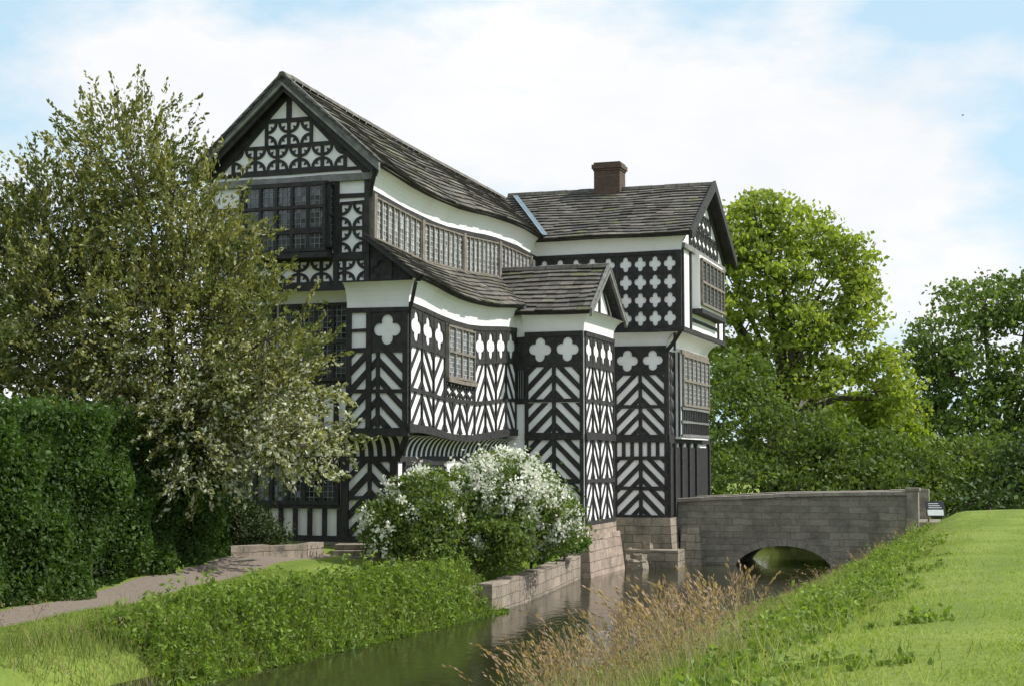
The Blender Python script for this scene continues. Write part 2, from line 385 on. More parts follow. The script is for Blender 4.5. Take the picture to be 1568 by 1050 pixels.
# recessed part first floor
G2=frF(.5)
window(wb,G2,-2.7,-.72,2.0,3.9,4,1,.13,.02,TI,.09,.6,LD); window(wb,G2,-4.5,-2.9,2.0,3.9,3,1,.13,.02,TI,.09,.6,LD)
rect(tb,G2,-4.6,-.6,1.8,1.96); studs(tb,G2,-4.5,-.7,.7,1.8,9); rect(tb,G2,-4.6,-.6,.5,.72,TI,-.02,.08)
# ground floor front
G3=frF(.47)
rect(tb,G3,-4.6,.6,-.1,.03); cove(pb,G3,-.62,.6,.03,.55,.44,0,1,PL,5); cove(pb,G3,-4.6,-.62,.03,.55,.2,0,0,PL,14)
for s in (-4.5,-.85,.5): rect(tb,G3,s-.1,s+.1,-2.1,0,TI,-.02,.06)
vee(tb,G3,-.75,.42,-2.0,-.1); rect(tb,G3,-.8,.5,-1.08,-.96,TI,-.02,.05)
rect(tb,G3,-4.6,.6,-2.15,-1.98,TI,-.02,.07)
window(wb,G3,-4.3,-1.05,-1.15,-.15,7,0,.13,.02,TI,.1,.5,LD); rect(tb,G3,-4.6,-.9,-1.3,-1.18,TI,-.02,.07)
studs(tb,G3,-4.3,-1.0,-2.0,-1.3,8,.12)
# side wall, long gallery
R=frR(0,sagA)
rect(tb,R,0,13.7,6.58,6.70,TI,-.02,.06); rect(tb,R,0,13.7,5.38,5.48,BW,-.02,.1)
ss=[.1,3.35,6.6,9.8,13.0]
for i in range(4):
    window(wb,R,ss[i]+.1,ss[i+1]-.1,5.5,6.54,8,0,.13,.02,BW,.045,4.6,LE,.013)  # panes and leads coloured lighter to stand in for reflected sky
for s in ss: rect(tb,R,s-.09,s+.09,5.4,6.6,BW,-.02,.12)
cove(pb,R,-.0,13.35,6.72,7.27,.36)
# side wall first floor
R1=frR(1.06,sagL)
rect(tb,R1,0,8.4,3.62,3.74,TI,-.02,.06); rect(tb,R1,-.09,8.4,.54,.72,TI,-.02,.09)
def bays(P,cols,zq0,zq1,tiers,pw=.055,**kw):
    for a,b_ in cols: quatre(tb,P,a+pw*.5,b_-pw*.5,zq0,zq1)
    for a,b_ in cols:
        rect(tb,P,a-pw,a+pw,tiers[-1][0],zq1,TI,-.02,.05); rect(tb,P,b_-pw,b_+pw,tiers[-1][0],zq1,TI,-.02,.052)
    s0=cols[0][0]; s1=cols[-1][1]
    rect(tb,P,s0,s1,tiers[0][1]-.02,zq0+.02,TI,-.02,.047)
    for i,(z0,z1) in enumerate(tiers):
        for k,(a,b_) in enumerate(cols): chev(tb,P,a+.04,b_-.04,z0,z1,k%2==0,**kw)
        rect(tb,P,s0,s1,z0-.08,z0+.02,TI,-.02,.048)
SK=dict(pw=.03,per=.54,th=.14,slope=1.15)
bays(R1,[(.05,.85),(.85,1.65),(1.65,2.45)],2.76,3.62,[(1.62,2.70),(.73,1.54)],**SK)
bays(R1,[(4.75,5.65),(5.65,6.55),(6.55,7.45),(7.45,8.35)],2.76,3.62,[(1.62,2.70),(.73,1.54)],**SK)
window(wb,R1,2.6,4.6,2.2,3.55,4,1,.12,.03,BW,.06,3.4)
rect(tb,R1,2.5,4.7,1.56,1.64); rect(tb,R1,2.5,4.7,2.06,2.16,BW,-.02,.14)
cells(tb,R1,2.55,4.65,1.65,2.08,4,1,'a',.03)
for k,s in enumerate((2.5,3.05,3.6,4.15)): chev(tb,R1,s,s+.55,.75,1.55,k%2==1,per=.52,th=.14,slope=1.15)
for s in (3.05,3.6,4.15): rect(tb,R1,s-.03,s+.03,.72,1.6)
cove(pb,R1,0,8.05,3.74,4.36,.34,1,0)
# ground floor side
R3=frR(.6); cove(pb,R3,.5,8.4,.03,.55,.44,1,0,PL,24)
rect(tb,R3,.5,8.4,-.1,.03); rect(tb,R3,.5,8.4,-2.15,-1.98,TI,-.02,.07); rect(tb,R3,.5,8.4,-1.2,-1.08)
window(wb,R3,.8,3.6,-1.05,-.15,5,0,.13,.02,TI,.1,.6); studs(tb,R3,.6,8.3,-2.0,-1.2,14); window(wb,R3,5.0,7.6,-1.05,-.15,4,0,.13,.02,TI,.1,.6)
# ---- garderobe tower
T=frF(8.4)
def tower(P,s0,s1,n,pw=.055,**kw):
    w=(s1-s0)/n; cols=[(s0+w*i,s0+w*(i+1)) for i in range(n)]
    bays(P,cols,2.80,3.62,[(1.72,2.72),(.73,1.62)],pw,**kw)
    for z0,z1 in ((-.66,.52),(-1.9,-.74)):
        for k,(a,b_) in enumerate(cols): chev(tb,P,a+.05,b_-.05,z0,z1,k%2==0,**kw)
    for i in range(n+1): rect(tb,P,s0+w*i-pw,s0+w*i+pw,-1.95,.6,TI,-.02,.05)
    rect(tb,P,s0-.05,s1+.05,.52,.72,TI,-.02,.08); rect(tb,P,s0,s1,-.76,-.64,TI,-.02,.055); rect(tb,P,s0-.05,s1+.05,-2.0,-1.88,TI,-.02,.07)
    rect(tb,P,s0-.05,s1+.05,3.6,3.74,TI,-.02,.065)
tower(T,1.42,3.13,2)
rect(tb,T,1.1,1.4,1.6,3.6,TI); prism(tb,T,[(1.12,1.75),(1.38,1.75),(1.38,2.6),(1.12,2.6)],0,.06,DK)
for k in range(3): prism(tb,T,[(1.17+k*.07,1.75),(1.19+k*.07,1.75),(1.19+k*.07,2.6),(1.17+k*.07,2.6)],.05,.08,WO)
TR=frR(3.2); tower(TR,8.47,11.73,4,pw=.033,per=.56,th=.135,slope=1.25)
cove(pb,T,1.3,3.2,3.74,4.3,.32,0,1); cove(pb,TR,8.4,11.8,3.74,4.3,.32,1,1)
rect(tb,TR,8.2,12.0,4.3,4.42,TI,-.02,.1); rect(tb,TR,10.02,10.18,4.4,5.6)
bar(tb,TR,(8.9,4.45),(9.8,5.3),.1); bar(tb,TR,(11.3,4.45),(10.4,5.3),.1)
Bt=frR(3.2+.34)
for s in (8.0,12.2): prism(tb,Bt,[(s,4.12),(s,4.36),(10.1,5.95),(10.1,5.65)],-.05,.03,WO)
# ---- gatehouse wing
B1=frF(14.0)
w=.86; x0=2.68
cols=[(x0+w*i,x0+w*(i+1)) for i in range(2)]
bays(B1,cols,2.80,3.58,[(1.7,2.72),(.73,1.60)])
rect(tb,B1,2.6,4.43,.5,.72,TI,-.02,.08); rect(tb,B1,2.6,4.43,3.56,3.66,TI,-.02,.06)
for k,(a,b_) in enumerate(cols):
    for z0,z1 in ((-.95,-.05),(-1.9,-1.05)): chev(tb,B1,a+.05,b_-.05,z0,z1,k%2==0)
for i in range(3): rect(tb,B1,x0+w*i-.06,x0+w*i+.06,-1.95,0,TI,-.02,.05)
studs(tb,B1,2.68,4.4,0,.5,6,.12); rect(tb,B1,2.6,4.43,-.08,.04,TI,-.02,.07); rect(tb,B1,2.6,4.43,-1.07,-.95,TI,-.02,.05); rect(tb,B1,2.6,4.43,-2.0,-1.88,TI,-.02,.07)
cove(pb,B1,1,4.43,3.66,4.15,.28,0,2)
B2=frF(13.7)
rect(tb,B2,0,5.02,4.1,4.22,TI,-.02,.07); rect(tb,B2,0,5.02,6.64,6.76,TI,-.02,.065)
cells(tb,B2,2.9,4.88,4.24,6.64,4,4,'q',.022); cells(tb,B2,.05,2.84,4.24,6.64,5,4,'q',.024)
rect(tb,B2,2.82,2.92,4.2,6.7,TI,-.02,.07); rect(tb,B2,4.88,5.02,4.2,6.7,TI,-.02,.075)
cove(pb,B2,.0,5.02,6.76,7.25,.33,0,1)
# right face
BR1=frR(4.43); cove(pb,BR1,14.0,20.8,3.66,4.15,.59,.5,0)
rect(tb,BR1,14,20.8,.48,.74,TI,-.02,.08)
pb.box(4.43,4.72,14.9,19.4,.62,3.62); Bay=frR(4.72); 
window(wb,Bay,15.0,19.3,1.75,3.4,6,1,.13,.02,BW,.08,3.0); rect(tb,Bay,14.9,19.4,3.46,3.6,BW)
for zz in (.75,1.2):
    rect(tb,Bay,14.9,19.4,zz-.05,zz+.03,WO)
    for i in range(16): s=15.0+i*.285; rect(tb,Bay,s-.03,s+.03,zz,zz+.42,TI)
rect(tb,Bay,14.9,19.4,1.6,1.7,WO,-.02,.06)
BayF=frF(14.9)
for i in range(2): s=4.5+i*.15; rect(tb,BayF,s-.03,s+.03,.7,3.5)
rect(tb,BR1,14.0,14.16,.7,3.6,TI,-.02,.06); vee(tb,BR1,14.16,14.85,.75,3.5)
prism(tb,BR1,[(14.3,-1.9),(20.7,-1.9),(20.7,.35),(14.3,.35)],0,.05,DK)
for s in (14.1,14.85,15.9,17.1,18.3,20.6): rect(tb,BR1,s-.12,s+.12,-1.95,.5,TI,-.02,.12)
BR2=frR(5.02)
rect(tb,BR2,13.7,21,4.1,4.26,TI,-.02,.07); rect(tb,BR2,13.7,21,6.85,7.02,WO,-.02,.12)
for s in (13.8,15.0,19.8,20.9): rect(tb,BR2,s-.08,s+.08,4.2,6.9,TI,-.02,.06)
pb.box(5.02,5.3,15.3,19.4,4.9,6.8); W2=frR(5.3); window(wb,W2,15.4,19.3,5.15,6.65,6,1,.13,.02,BW,.09,1.2,LD)
rect(tb,W2,15.2,19.5,4.82,4.98,TI,-.3,.1)
rect(tb,BR2,15.0,19.8,4.55,4.65)
cells(tb,BR2,14.9,19.8,7.05,7.75,7,1,'a',.035); cells(tb,BR2,16.2,18.5,7.75,8.4,3,1,'a',.035)
bar(tb,BR2,(13.7,7.15),(17.35,9.25),.22,TI,-.02,.06); bar(tb,BR2,(21,7.15),(17.35,9.25),.22,TI,-.02,.06)
Bg=frR(5.45)
for s in (13.25,21.45): prism(tb,Bg,[(s,7.05),(s,7.35),(17.35,9.66),(17.35,9.3)],-.06,.03,TI)
bar(tb,frR(4.7),(14.0,3.5),(14.0,4.1),.12)
tb.tube([(4.45,13.98,3.5),(4.7,13.85,3.75),(5.0,13.7,4.15)],[.07,.07,.07],6,TI)
tb.tube([(1.08,-.02,3.6),(1.2,-.15,3.8),(1.38,-.32,4.3)],[.05,.05,.05],6,TI)
tb.tube([(.6,.45,.0),(.8,.25,.2),(1.05,.0,.6)],[.09,.09,.09],6,TI)
tb.tube([(0.02,-.03,6.6),(.1,-.15,6.8),(.3,-.38,7.15)],[.06,.06,.06],6,TI)
pb.build('walls',HM,house); tb.build('timber_frame',HM,house); wb.build('leaded_windows',HM,house)
# ---- roofs
rb=MB()
def roof(p0,U,V,row=.27,sE=None,sR=None,wmin=.28,wmax=.6,lo=.6,hi=1.3):
    p0,U,V=Vector(p0),Vector(U),Vector(V); n=U.cross(V).normalized()
    if n.z<0: n=-n
    lu,lv=U.length,V.length
    def q(u,v,h):
        p=p0+U*(u/lu)+V*(v/lv)+n*h
        s=p.y; f=v/lv
        if sE: p.z+=sE(s)*(1-f)+(sR(s) if sR else 0)*f
        p.z+=.025*math.sin(u*1.7+v*.8)*math.sin(v*1.9+.5)
        return tuple(p)
    K=18
    for i in range(K):
        a,b_=lu*i/K,lu*(i+1)/K
        rb.face([q(a,0,-.12),q(b_,0,-.12),q(b_,lv,-.12),q(a,lv,-.12)],TI); rb.face([q(a,0,-.03),q(b_,0,-.03),q(b_,lv,-.03),q(a,lv,-.03)],TI)
        rb.face([q(a,0,-.12),q(b_,0,-.12),q(b_,0,0),q(a,0,0)],TI)
    rb.face([q(0,0,-.12),q(0,lv,-.12),q(0,lv,0),q(0,0,0)],TI); rb.face([q(lu,0,-.12),q(lu,lv,-.12),q(lu,lv,0),q(lu,0,0)],TI)
    nr=max(1,round(lv/row)); row=lv/nr
    for r in range(nr):
        u=-.02-random.random()*.2
        while u<lu:
            w_=random.uniform(wmin,wmax); a=max(u,-.03); b_=min(u+w_-.012,lu+.03); u+=w_
            if b_-a<.05: continue
            v0=r*row-.05+random.uniform(-.025,.02); v1=min((r+1)*row+.02,lv+.02); h0=.05+random.uniform(0,.025); h1=.008
            t=random.uniform(lo,hi); wr=random.uniform(-.04,.06); c_=(t*(1+wr),t,t*(1-wr))
            if random.random()<.07: c_=(t*.9,t*1.05,t*.6)
            if random.random()<.05: c_=(t*1.5,t*1.5,t*1.4)
            A,B_,C_,D_=q(a,v0,h0),q(b_,v0,h0+random.uniform(-.008,.008)),q(b_,v1,h1),q(a,v1,h1)
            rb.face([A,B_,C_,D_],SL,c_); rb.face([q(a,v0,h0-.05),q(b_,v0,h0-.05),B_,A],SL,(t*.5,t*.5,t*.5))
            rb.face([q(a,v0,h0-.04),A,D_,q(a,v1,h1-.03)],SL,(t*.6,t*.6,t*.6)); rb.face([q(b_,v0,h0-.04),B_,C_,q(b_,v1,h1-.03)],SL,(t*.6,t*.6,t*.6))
def sagRidge(s): return -.024*max(s,0)-.05*math.sin(max(s,0)/13*math.pi)
roof((.38,-.45,7.3),(0,21.7,0),(-2.68,0,2.44),sE=sagA,sR=sagRidge)
roof((-4.98,-.45,7.3),(0,21.7,0),(2.68,0,2.44),sE=sagA,sR=sagRidge)
roof((-2.2,13.35,7.3),(7.65,0,0),(0,4.0,2.2)); roof((-2.2,21.35,7.3),(7.65,0,0),(0,-4.0,2.2))
roof((1.42,-.36,4.38),(0,14.2,0),(-1.42,0,1.14),row=.24,sE=sagL,sR=sagA)
roof((.0,8.05,4.32),(3.55,0,0),(0,2.05,1.5),row=.25); roof((.0,12.15,4.32),(3.55,0,0),(0,-2.05,1.5),row=.25)
def ridge(p,q_,sg=None):
    p,q_=Vector(p),Vector(q_); L=(q_-p).length; n=int(L/.45)
    for i in range(n):
        a=p.lerp(q_,i/n); b_=p.lerp(q_,(i+.97)/n); h=random.uniform(0,.02); t=random.uniform(.8,1.3)
        if sg: a.z+=sg(a.y); b_.z+=sg(b_.y)
        d=(q_-p).normalized(); s_=d.cross(Vector((0,0,1)))*.13
        up=Vector((0,0,.08+h)); dn=Vector((0,0,-.05))
        pr=[-s_+dn,-s_*.5+up*.8,up,s_*.5+up*.8,s_+dn]
        for k in range(4): rb.face([a+pr[k],a+pr[k+1],b_+pr[k+1],b_+pr[k]],SL,(t,t,t))
        rb.face([a+x_ for x_ in pr],SL,(t,t,t))
ridge((-2.3,-.46,9.78),(-2.3,21,9.78),sagRidge); ridge((-2.2,17.35,9.54),(5.46,17.35,9.54)); ridge((0,10.1,5.86),(3.56,10.1,5.86))
def strip(a,b_,off1,off2,lift=.09):
    a,b_=Vector(a)+Vector((0,0,lift)),Vector(b_)+Vector((0,0,lift))
    for o in (off1,off2): rb.face([a,b_,b_+Vector(o),a+Vector(o)],FL)
strip((.38,13.4,7.33),(-1.95,17.2,9.42),(.16,0,.0),(0,-.12,.0),.1)
strip((1.42,8.08,4.36),(0.35,9.72,5.38),(.10,0,0),(0,-.1,0),.09)
rb.build('slate_roof',HM,house)
# ---- chimney
cb=MB(); cb.box(1.15,2.1,17.0,17.8,8.9,10.2,BR); cb.box(1.12,2.13,16.97,17.83,10.2,10.27,BR); cb.box(1.08,2.17,16.93,17.87,10.27,10.42,BR); cb.box(1.14,2.11,16.99,17.81,10.42,10.5,BR)
for k in range(3): cb.tube([(1.35+k*.27,17.4,10.5),(1.35+k*.27,17.4,10.56)],[.1,.09],8,DK)
cb.build('chimney',HM,house)
# ---- stone plinths
sb=MB()
sb.box(-4.7,.72,.36,14,-2.7,-2.13,ST); sb.box(.6,3.25,8.36,11.9,-2.3,-1.97,PK)
sb.hexa([(.9,8.1,-3.9),(3.5,8.1,-3.9),(3.5,12.2,-3.9),(.9,12.2,-3.9)],[(.9,8.3,-2.3),(3.34,8.3,-2.3),(3.34,12.0,-2.3),(.9,12.0,-2.3)],PK)
sb.hexa([(2.5,13.5,-3.9),(4.75,13.5,-3.9),(4.75,21,-3.9),(2.5,21,-3.9)],[(2.5,13.8,-1.96),(4.55,13.8,-1.96),(4.55,21,-1.96),(2.5,21,-1.96)],ST)
sb.hexa([(4.75,14.3,-3.9),(5.5,14.3,-3.9),(5.5,15.2,-3.9),(4.75,15.2,-3.9)],[(4.7,14.75,-2.3),(5.3,14.75,-2.3),(5.3,15.2,-2.2),(4.7,15.2,-2.2)],ST)
sb.box(3.3,5.0,12.9,13.9,-3.9,-2.95,ST)
for k in range(26):
    x_=random.uniform(2.7,4.1); y_=random.uniform(12.1,13.3); r=random.uniform(.12,.3); z_=-3.6+random.uniform(0,.5)*(y_-11.9)
    b4=[(x_+r*math.cos(a)*random.uniform(.8,1.2),y_+r*math.sin(a)*random.uniform(.8,1.2),z_-.2) for a in (0,1.1,2.2,3.2,4.2,5.3)]
    sb.hexa(b4,[(p[0]*.75+x_*.25,p[1]*.75+y_*.25,z_+r*random.uniform(.5,.9)) for p in b4],ST)
sb.build('stone_plinth',HM,house)
# ------------------------------------------------------------------ bridge
bridge=empty('stone_bridge',HLOC,HROT); bb=MB()
bx0,bx1=4.5,12.0
def topz(x_): t=(x_-bx0)/(bx1-bx0); return -1.47+.27*t+.05*math.sin(t*3.1)
ax0,ax1,az0,az1=6.4,9.6,-3.75,-2.86
def archz(x_):
    if x_<=ax0 or x_>=ax1: return -4.2
    t=(x_-(ax0+ax1)/2)/((ax1-ax0)/2); return az0+(az1-az0)*math.sqrt(max(0,1-t*t))
xs_=sorted(set([bx0+(bx1-bx0)*i/20 for i in range(21)]+[ax0+(ax1-ax0)*(1-math.cos(math.pi*i/18))/2 for i in range(19)]+[ax0-.001,ax1+.001]))
for yf,yb in ((15.0,15.35),(18.0,18.35)):
    for a,b_ in zip(xs_[:-1],xs_[1:]):
        za,zb=archz(a),archz(b_)
        for yy in (yf,yb): bb.face([(a,yy,za),(b_,yy,zb),(b_,yy,topz(b_)),(a,yy,topz(a))],0)
for a,b_ in zip(xs_[:-1],xs_[1:]):
    if ax0<=a and b_<=ax1: bb.face([(a,15.0,archz(a)),(b_,15.0,archz(b_)),(b_,18.35,archz(b_)),(a,18.35,archz(a))],0)
bb.box(bx0,bx1+3,15.3,18.05,-2.3,-2.05,0)
nv=17
for i in range(nv):
    t0=math.pi*(i+.04)/nv; t1=math.pi*(i+.96)/nv; cx=(ax0+ax1)/2; rx=(ax1-ax0)/2; rz=az1-az0
    p=[(cx-math.cos(t)*(rx+e),az0+math.sin(t)*(rz+e)) for t,e in ((t0,0),(t0,.22),(t1,.22),(t1,0))]
    prism(bb,frF(15.0),p,-.05,.025,1)
x_=bx0
while x_<bx1:
    w_=random.uniform(.6,1.0); e=min(x_+w_-.012,bx1)
    for yc in (15.175,18.175):
        h=random.uniform(-.015,.015)
        bb.hexa([(x_,yc-.25,topz(x_)+h),(e,yc-.25,topz(e)+h),(e,yc+.25,topz(e)+h),(x_,yc+.25,topz(x_)+h)],[(x_,yc-.22,topz(x_)+.11+h),(e,yc-.22,topz(e)+.11+h),(e,yc+.22,topz(e)+.12+h),(x_,yc+.22,topz(x_)+.12+h)],1)
    x_+=w_
bb.box(bx1-.05,bx1+.3,14.9,15.4,-3.2,-1.05,1); bb.box(bx1-.1,bx1+.35,14.85,15.45,-1.05,-.96,1)
bb.box(bx1,bx1+.45,17.9,18.4,-3.2,-1.05,0)
BST=brickmat('bridge_stone',(.21,.185,.15),(.31,.275,.225),(.15,.135,.11),.62,.21,.008,(.10,.095,.07),.2)
COP=simple('coping_stone',(.18,.155,.125),(.31,.27,.22),3,.9,.5,bscale=18)
bb.build('bridge_masonry',[BST,COP],bridge)
# ------------------------------------------------------------------ walls in garden
GW=brickmat('garden_wall_stone',(.27,.215,.175),(.37,.30,.245),(.15,.125,.10),.8,.26,.010,dist=.13)
def wallstrip(mb,pts,zt,zb,th):
    for (x0,y0),(x1,y1) in zip(pts[:-1],pts[1:]):
        L=math.hypot(x1-x0,y1-y0); nx_,ny_=-(y1-y0)/L*th,(x1-x0)/L*th
        n=max(1,int(L/.7))
        for i in range(n):
            a,b_=i/n,(i+.985)/n
            q=[(x0+(x1-x0)*a,y0+(y1-y0)*a),(x0+(x1-x0)*b_,y0+(y1-y0)*b_)]
            B=[(q[0][0],q[0][1]),(q[1][0],q[1][1]),(q[1][0]+nx_,q[1][1]+ny_),(q[0][0]+nx_,q[0][1]+ny_)]
            h=random.uniform(-.035,.035)
            mb.hexa([(u,v,zb) for u,v in B],[(u,v,zt+h) for u,v in B],0)
mb=MB(); wallstrip(mb,[(-.45,34.4),(.4,37.5),(1.2,41),(2.0,44.6)],-2.84,-4.0,.35); wallstrip(mb,[(-1.6,34.0),(-.75,34.35)],-2.9,-4.0,.3)
mb.build('moat_retaining_wall',[GW])
mb=MB(); wallstrip(mb,[(-6.3,34.3),(-4.75,35.6),(-4.5,36.6)],-2.0,-2.9,.32); mb.build('low_stone_wall',[GW])
stp=MB()
for i in range(4): stp.box(-4.3,-3.2,36.2+i*.3,36.9+i*.3,-2.8,-2.5+i*.13,0)
stp.build('stone_steps',[STONE])
# ------------------------------------------------------------------ information sign
sg=MB(); sx_,sy_=12.75,46.0; gz=float(H(sx_,sy_))
for dx in (-.2,.2): sg.tube([(sx_+dx,sy_,gz-.1),(sx_+dx,sy_,gz+.5)],[.025,.025],6,0)
z0=gz+.25
sg.hexa([(sx_-.28,sy_-.08,z0),(sx_+.28,sy_-.08,z0),(sx_+.28,sy_-.05,z0),(sx_-.28,sy_-.05,z0)],[(sx_-.28,sy_+.06,z0+.45),(sx_+.28,sy_+.06,z0+.45),(sx_+.28,sy_+.09,z0+.45),(sx_-.28,sy_+.09,z0+.45)],0)
def onp(u,v,l=.006): return (sx_+u,sy_-.08+.14*v/.45-l,z0+v)
sg.face([onp(-.24,.03),onp(.24,.03),onp(.24,.2),onp(-.24,.2)],1)
for k in range(3): sg.face([onp(-.2,.25+k*.06),onp(.2-.05*k,.25+k*.06),onp(.2-.05*k,.27+k*.06),onp(-.2,.27+k*.06)],1)
sg.build('information_sign',[simple('sign_board',(.02,.02,.025),(.03,.03,.035),4,.4,0),simple('sign_print',(.7,.7,.68),(.8,.8,.78),9,.5,0)])
# ------------------------------------------------------------------ vegetation
BARK=simple('bark',(.06,.045,.035),(.12,.10,.08),5,.95,.8,bscale=14)
LF=foliage_mat('leaf',.38); LFD=foliage_mat('dark_leaf',.2); LFB=foliage_mat('bright_leaf',.5,.55,(1.4,1.4,.55))
LFS=foliage_mat('silver_leaf',.38,.6,(1.15,1.15,.7))
FLW=foliage_mat('petal',.35,.7,(1,1,1)); GR=foliage_mat('grass_blade',.4,.6)
def unit(n):
    d=RNG.normal(size=(n,3)); return d/np.linalg.norm(d,axis=1)[:,None]
def limbs(name,base,lobes,r0,parent,fork=.35):
    mb=MB(); base=Vector(base)
    cx=Vector((sum(l[0] for l in lobes)/len(lobes),sum(l[1] for l in lobes)/len(lobes),0))
    ztop=max(l[2] for l in lobes)
    fk=Vector((base.x+(cx.x-base.x)*.15,base.y,base.z+(ztop-base.z)*fork*.5))
    mb.tube([base-Vector((0,0,.3)),base+Vector((0,0,.25)),base.lerp(fk,.6),fk],[r0*1.5,r0*1.05,r0*.9,r0*.8],10)
    for l in lobes:
        e=Vector(l[:3]); mid=fk.lerp(e,.5)+Vector((random.uniform(-.1,.1),random.uniform(-.1,.1),.08))*(e-fk).length
        s=fk-Vector((0,0,random.uniform(0,.5)*(fk.z-base.z)*.3)); rr=r0*random.uniform(.35,.55)
        mb.tube([s,s.lerp(mid,.5)+Vector((0,0,.05)),mid,e],[rr,rr*.8,rr*.6,rr*.25],7)
        for k in range(7):
            d=Vector(tuple(unit(1)[0]))*l[3]*.85; d.z=abs(d.z)*.8
            m2=mid.lerp(e,random.uniform(.3,.9)); mb.tube([m2,m2+d*.5+Vector((0,0,.05)),e+d],[rr*.3,rr*.2,rr*.08],5)
    mb.build(name,[BARK],parent,smooth=True)
def clumps(lobes,nc,nl,cr,c_lo,c_hi,rin=.45,flat=.7):
    w=np.array([l[3]**2 for l in lobes]); idx=RNG.choice(len(lobes),nc,p=w/w.sum()); L=np.array(lobes)[idx]
    d=unit(nc); r=L[:,3]*(rin+(1.08-rin)*RNG.random(nc)**.6)
    c=L[:,:3]+d*r[:,None]*np.array([1,1,.85])
    s=cr*RNG.uniform(.5,1.4,nc)
    P=np.repeat(c,nl,0)+RNG.normal(size=(nc*nl,3))*np.repeat(s,nl)[:,None]*np.array([1,1,flat])
    t=np.repeat(RNG.random(nc),nl)[:,None]*.7+RNG.random((nc*nl,1))*.3
    T=np.array(c_lo)*(1-t)+np.array(c_hi)*t
    return P,T
def tree(name,base,lobes,r0,nc,nl,cr,c_lo,c_hi,ls,mat,rin=.45,flat=.6,fork=.35):
    e=empty(name,(0,0,0)); limbs('trunk_and_limbs',base,lobes,r0,e,fork)
    P,T=clumps(lobes,nc,nl,cr,c_lo,c_hi,rin,flat)
    sz=ls*RNG.uniform(.6,1.3,len(P)); leafmesh('foliage',P,sz,sz*.62,T,mat,e); return e
# big blossoming tree, left
lob=[(-8.4,33,6.4,1.45),(-10,33.5,5.0,1.7),(-7.6,33,5.0,1.6),(-6.6,33,3.9,1.5),(-9.4,32.5,3.0,2.1),(-7.3,32.5,2.5,2.2),(-5.6,33,2.4,1.2),(-5.4,33,1.0,1.35),(-4.4,33.2,.25,.85),(-6.9,32.3,.7,1.6),(-8.6,32,.6,1.5),(-11,33,4,1.6),(-10.8,33,1.8,1.6),(-12.6,34,3,2.0),(-5.2,32.6,1.7,1.2)]
e=empty('flowering_tree'); limbs('trunk_and_limbs',(-7.4,33,-2.55),lob,.2,e,.5)
ns=3200; w=np.array([l[3]**2.2 for l in lob]); idx=RNG.choice(len(lob),ns,p=w/w.sum()); L=np.array(lob)[idx]
d=unit(ns); r=L[:,3]*(.25+.70*RNG.random(ns)**.6); st=L[:,:3]+d*r[:,None]*np.array([1,1,.95])
dr=d*.7+RNG.normal(size=(ns,3))*.35; dr[:,2]+=np.where(st[:,2]>3,.6,.05)-np.where(st[:,2]<.3,.05,0); dr/=np.linalg.norm(dr,axis=1)[:,None]
ln=RNG.uniform(.45,1.2,ns)*np.where(st[:,2]<0,.75,1); nl=40
t=RNG.random((ns,nl)); P=st[:,None,:]+dr[:,None,:]*(t*ln[:,None])[:,:,None]+RNG.normal(size=(ns,nl,3))*(.10*(1.1-t))[:,:,None]
br=np.repeat(RNG.random(ns),nl)[:,None]; rr_=RNG.random((ns*nl,1)); P=P.reshape(-1,3)
low=np.clip((3.0-P[:,2:3])/3.3,0,1)*np.clip((P[:,0:1]+9.5)/3.5,.12,1)
cg=np.array([.09,.12,.03])*(1-br)+np.array([.28,.27,.075])*br
T=cg*(.7+.6*rr_)
bl=(RNG.random((len(P),1))<(.07+.5*low)*(.35+br)); T=np.where(bl,np.array([.60,.60,.48])*(.75+.5*rr_),T)
sz=.11*RNG.uniform(.6,1.3,len(P)); leafmesh('foliage',P,sz,sz*.52,T,LFS,e,dirs=np.repeat(dr,nl,0))
tw=MB()
for i in range(0,ns,4):
    a=Vector(st[i]); b_=a+Vector(dr[i])*ln[i]*.9; tw.tube([a-Vector(dr[i])*.3,b_],[.014,.004],3)
tw.build('twigs',[BARK],e)
# clipped yew hedge
hd=empty('clipped_hedge'); hb=MB()
ha=(-10.7,20.3); hb_=(-6.35,34.5); hl=math.hypot(hb_[0]-ha[0],hb_[1]-ha[1]); hu=((hb_[0]-ha[0])/hl,(hb_[1]-ha[1])/hl); hn=(hu[1],-hu[0])
def hp(s,o,z): return (ha[0]+hu[0]*s+hn[0]*o,ha[1]+hu[1]*s+hn[1]*o,z)
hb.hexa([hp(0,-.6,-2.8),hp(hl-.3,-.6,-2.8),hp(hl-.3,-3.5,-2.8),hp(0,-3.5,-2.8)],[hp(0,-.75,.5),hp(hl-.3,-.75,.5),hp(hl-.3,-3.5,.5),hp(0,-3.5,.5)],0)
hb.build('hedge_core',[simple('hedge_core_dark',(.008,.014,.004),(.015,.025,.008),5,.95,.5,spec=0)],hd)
n=80000; s=RNG.uniform(0,hl,n); z=RNG.uniform(-2.65,.95,n)
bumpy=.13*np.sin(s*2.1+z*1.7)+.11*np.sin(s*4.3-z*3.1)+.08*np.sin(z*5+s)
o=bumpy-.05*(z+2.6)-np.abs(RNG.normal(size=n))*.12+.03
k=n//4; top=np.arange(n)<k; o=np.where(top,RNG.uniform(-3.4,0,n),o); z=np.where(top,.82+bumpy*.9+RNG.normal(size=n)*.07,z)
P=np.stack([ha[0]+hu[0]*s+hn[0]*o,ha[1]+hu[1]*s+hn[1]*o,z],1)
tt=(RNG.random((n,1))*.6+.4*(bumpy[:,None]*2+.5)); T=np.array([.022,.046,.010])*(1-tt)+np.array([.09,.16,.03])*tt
sz=.10*RNG.uniform(.6,1.4,n); leafmesh('hedge_foliage',P,sz,sz*.6,T,LF,hd)
